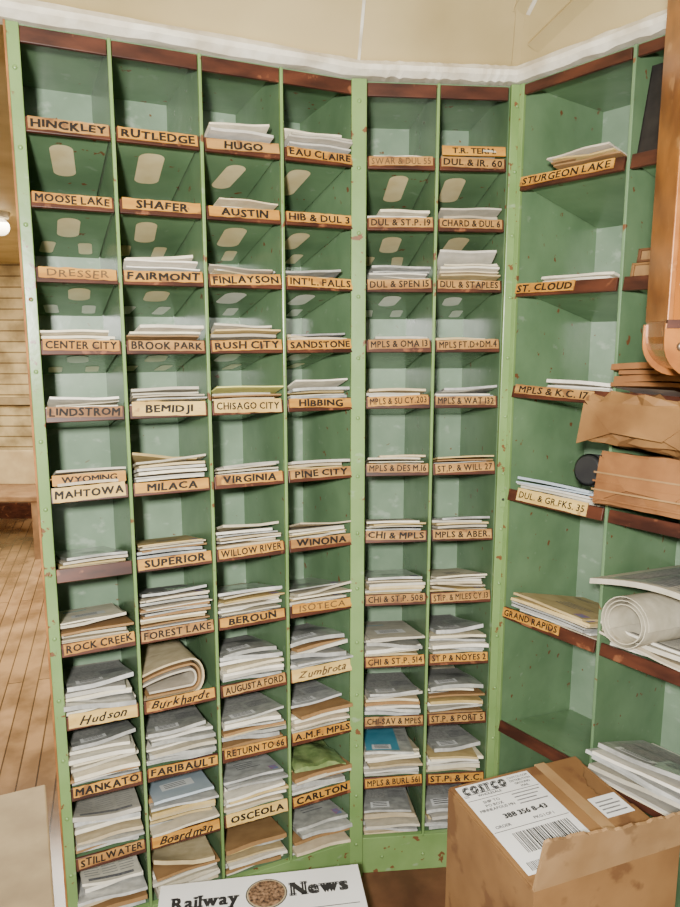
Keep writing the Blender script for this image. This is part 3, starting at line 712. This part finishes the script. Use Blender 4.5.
o = b.build('rolled_journal'); M = FW @ Matrix.Translation((WC+.094,-.060,L(WZ[4])+.110)) @ Matrix.Rotation(R(-3),4,'Z') @ Matrix.Rotation(R(-6),4,'X'); o.location = M.translation; o.rotation_euler = M.to_euler()
tag(o, 'large printed journal lying over the white paper roll', 'journal')

# ------------------------------------------------------------ hanging wooden post piece at upper right
t = empty('hanging_post', (.318,.615,H+.62), R(-8)); tag(t, 'varnished orange-brown wooden post with a riveted copper end, hanging at upper right', 'post')
b = MB()
def rounded(x0,x1,z0,z1,r,seg=8):
    pts = [(x1,z1),(x0,z1)]
    for k in range(seg+1):
        a = R(180+90*k/seg); pts.append((x0+r+r*math.cos(a), z0+r+r*math.sin(a)))
    for k in range(seg+1):
        a = R(270+90*k/seg); pts.append((x1-r+r*math.cos(a), z0+r+r*math.sin(a)))
    return pts
b.prism([(x,.03,z) for x,z in rounded(-.0425,.050,-.648,0,.03)], (0,-.06,0), OWOOD); b.build('wooden_body', t)
b = MB(); b.prism([(x,-.0305,z) for x,z in rounded(-.0445,.054,-.653,-.607,.030)], (0,-.002,0), COPPER)
b.prism([(x,.0325,z) for x,z in rounded(-.0445,.054,-.653,-.607,.030)], (0,-.002,0), COPPER)
b.build('copper_cap', t)
b = MB(); b.box(-.0435,.053,-.0345,-.0305,-.611,-.604,DWOOD); b.build('seam_band', t)
b = MB(); b.box(-.0435,-.0385,-.0325,.0305,-.605,0,COPPER,bev=.001); b.build('copper_edge', t)
for (x,z) in ((-.031,-.575),(-.031,-.626),(.0,-.636),(-.029,-.33),(-.020,-.19)):
    b = MB(); b.ball((x,-.0335 if z<-.61 else -.031,z),.0040,SCREW,(1,.5,1),10); b.build('rivet', t)

# ------------------------------------------------------------ cardboard box
BW, BD, BH = .195, .178, .34
bx = empty('cardboard_box', (.199,.636,H+TZ), R(20.5)); tag(bx, 'brown cardboard shipping box with a white barcode label, on the counter at lower right', 'box')
b = MB(); th = .004
b.box(0,BW,0,th,0,BH,CARD); b.box(0,BW,BD-th,BD,0,BH,CARD); b.box(0,th,th,BD-th,0,BH,CARD); b.box(BW-th,BW,th,BD-th,0,BH,CARD); b.box(th,BW-th,th,BD-th,0,th,CARD)
b.build('body', bx)
b = MB(); b.box(.001,BW*.70,.001,BD-.001,BH,BH+.003,CARD,bev=.0006); b.build('flap', bx)
b = MB()
pts = [(BW*.712,.004),(BW-.001,.004)] + [(BW-.001,BD*.40)] + [(BW-.012-.016*math.sin(R(180*k/8))-.003*(k%2),BD*(.42+.05*k)) for k in range(1,9)] + [(BW-.002,BD*.92),(BW-.002,BD-.002),(BW*.712,BD-.002)]
b.prism([(x,y,BH+.0005) for x,y in pts], (0,0,.003), CARD); b.build('flap', bx)
b = MB(); M = Matrix.Translation((0,0,BH)) @ Matrix.Rotation(R(12),4,'X')
def flapf(u, v, tp):
    hh = .062-.022*u+.0012*math.sin(u*37)+.0010*math.sin(u*83)
    x = .004*v+u*(BW+.012*v-.004*v); z = v*hh; y = .0015*math.sin(v*3)+(.004 if v > .55 else 0)*(v-.55)*2+.0012*math.sin(u*9)*v
    return M @ Vector((x, y+(0 if tp else .0035), z))
b.slab(36,8,flapf,CARDL)
tag(b.build('flap', bx), 'lighter flap standing open along the near edge')
b = MB(); b.box(BW*.66,BW*.74,.004,BD,BH+.0036,BH+.0040,TAPE); b.box(BW*.66,BW*.74,BD,BD+.0006,BH-.05,BH+.004,TAPE); b.build('packing_tape', bx)
b = MB(); LX, LY = .006, .018; LWd, LH = .106, .154
zt = BH+.0034
b.box(LX,LX+LWd,LY,LY+LH,zt-.0004,zt,LWHITE)
T = lambda x, y: Matrix.Translation((LX+x, LY+y, zt+.0003))
b.text('COSTCO', T(.036,.1435), .0125, BLACK, maxw=.060, bold=.095, shear=.35, track=.20)
b.box(LX+.008,LX+.064,LY+.1352,LY+.1360,zt,zt+.0003,BLACK)
b.box(LX+.002,LX+.008,LY+.1345,LY+.1353,zt,zt+.0003,BLACK); b.box(LX+.002,LX+.008,LY+.132,LY+.1328,zt,zt+.0003,BLACK)
b.text('WHOLESALE', T(.036,.1312), .0040, BLACK, maxw=.042, bold=.03)
for i in range(4): b.text(('COSTCO.COM','DISTRIBUTION','GROUND','MAIL')[i], T(.087,.148-i*.006), .0037, BLACK, maxw=.030, bold=.02)
b.box(LX+.002,LX+.104,LY+.1245,LY+.1252,zt,zt+.0003,BLACK)
for i, s_ in enumerate(('SHIP TO','PO BOX','MINNEAPOLIS MN')): b.text(s_, T(.030,.118-i*.007), .0045, BLACK, maxw=.048, bold=.02)
for i in range(4): b.box(LX+.060,LX+.100-.006*(i%3),LY+.1185-i*.006,LY+.1202-i*.006,zt,zt+.0003,PRINT)
b.text('388 356 8-43', T(.058,.088), .0078, BLACK, maxw=.084, bold=.045)
b.text('ORDER', T(.018,.074), .0045, BLACK, maxw=.03, bold=.02); b.text('PKG 1 OF 1', T(.074,.074), .0045, BLACK, maxw=.04, bold=.02)
b.box(LX+.002,LX+.104,LY+.0665,LY+.0672,zt,zt+.0003,BLACK)
rb = random.Random(4); x = LX+.020
while x < LX+.096:
    wv = rb.choice((.0008,.0014,.0022)); b.box(x,x+wv,LY+.028,LY+.060,zt,zt+.0003,BLACK); x += wv+rb.choice((.0008,.0012,.0018))
b.text('0 0388 3568 43', T(.058,.022), .0045, BLACK, maxw=.07, bold=.01)
x = LX+.008
while x < LX+.06:
    wv = rb.choice((.0006,.001)); b.box(x,x+wv,LY+.004,LY+.016,zt,zt+.0003,BLACK); x += wv+.0011
b.build('shipping_label', bx)
b = MB(); zt += .0009; b.box(BW*.752,BW*.752+.040,.060,.096,zt-.0004,zt,LWHITE)
for i in range(4): b.box(BW*.752+.004,BW*.752+.035-.005*(i%2),.066+i*.0065,.0680+i*.0065,zt,zt+.0003,PRINT)
b.build('paper_sticker', bx)

# ------------------------------------------------------------ newspaper stack
NW, ND = .282, .20
NT = .0181
def npfn(u, v, tp, t=NT-.0004): return Vector((u*NW, -ND+v*ND, (t if tp else 0)))
me0 = None
NF = Matrix.Translation((-.252,.877,H+TZ)) @ Matrix.Rotation(R(8.6),4,'Z')
for k in range(8):
    last = k == 7
    if not last:
        if me0 is None:
            b = MB(); b.slab(8,6,npfn,P_WHITE); me0 = b.mesh('newspaper')
        o = bpy.data.objects.new('newspaper', me0); COL.objects.link(o)
        tag(o, 'folded newspaper in the stack under the one headed Railway News', 'newspaper', 'newspapers stacked on the counter')
    else:
        o = empty('newspaper', (0,0,0)); tag(o, 'white newspaper headed Railway News with a dark round picture, top of its stack', 'newspaper')
        b = MB()
        for q in range(5): b.box(.0006*q,NW-.0004*(q%3),-ND,.0-.0007*(q%2),.0019*q,.0019*q+.0015,P_WHITE)
        b.build('inner_pages', o)
        zz = .0112
        b = MB(); b.box(-.001,NW-.001,-ND,0,.0100,zz,LWHITE)
        def TN(x,y): return Matrix.Translation((x,y,zz+.0003))
        b.text('Railway', TN(.062,-.036), .020, BLACK, maxw=.088, bold=.042, track=.13, serif=True)
        b.text('News', TN(.220,-.033), .022, BLACK, maxw=.078, bold=.062, track=.17, serif=True)
        g = [Vector((.146+.029*math.cos(R(a)), -.036+.027*math.sin(R(a)), zz+.0003)) for a in range(0,360,15)]; b.poly(g, BLACK)
        g = [Vector((.146+.0275*math.cos(R(a)), -.036+.0255*math.sin(R(a)), zz+.0005)) for a in range(0,360,15)]; b.poly(g, P_CREAM)
        g = [Vector((.146+.0255*math.cos(R(a)), -.036+.0235*math.sin(R(a)), zz+.0007)) for a in range(0,360,15)]; b.poly(g, BROWNE)
        b.box(.01,NW-.01,-.070,-.069,zz,zz+.0003,BLACK)
        for c in range(4):
            for i in range(12): b.box(.012+c*.067,.070+c*.067,-.082-i*.008,-.0795-i*.008,zz,zz+.0003,PRINTL)
        b.build('front_page', o)
    M = NF @ Matrix.Translation((random.uniform(-.003,.003) if not last else 0, random.uniform(-.003,.0) if not last else 0, k*NT)) @ Matrix.Rotation(R(0 if last else random.uniform(-.6,.6)),4,'Z')
    o.location = M.translation; o.rotation_euler = M.to_euler()

# ------------------------------------------------------------ lights
def area(name, loc, target, size, power, col):
    l = bpy.data.lights.new(name,'AREA'); l.size = size; l.energy = power; l.color = col
    o = bpy.data.objects.new(name, l); COL.objects.link(o); o.location = loc
    o.rotation_euler = (Vector(target)-Vector(loc)).to_track_quat('-Z','Y').to_euler()
area('camera_flash', (-.06,-.12,H+.08), (-.06,1.1,H-.24), .05, 34, (1,.98,.92))
area('car_ceiling_light', (-.1,-.1,H+.55), (0,.9,H-.6), .8, 6, (1,.93,.78))
area('low_bounce', (.0,-.5,H-.75), (0,1.1,H+.15), .8, 5, (1,.93,.80))
area('far_room_light', (-1.8,3.8,H+.58), (-1.8,3.9,0), 1.6, 200, (1,.94,.80))
w = bpy.data.worlds.new('World'); bpy.context.scene.world = w; w.use_nodes = True
w.node_tree.nodes['Background'].inputs['Color'].default_value = (1,.93,.82,1); w.node_tree.nodes['Background'].inputs['Strength'].default_value = .5

# ------------------------------------------------------------ camera
cd = bpy.data.cameras.new('Camera'); cd.lens = 700*36/907; cd.sensor_width = 36; cd.sensor_fit = 'AUTO'; cd.clip_start = .02
cam = bpy.data.objects.new('Camera', cd); COL.objects.link(cam); cam.location = (0,0,H); cam.rotation_euler = (R(90-9.27),0,0)
bpy.context.scene.camera = cam
print('mail', count)
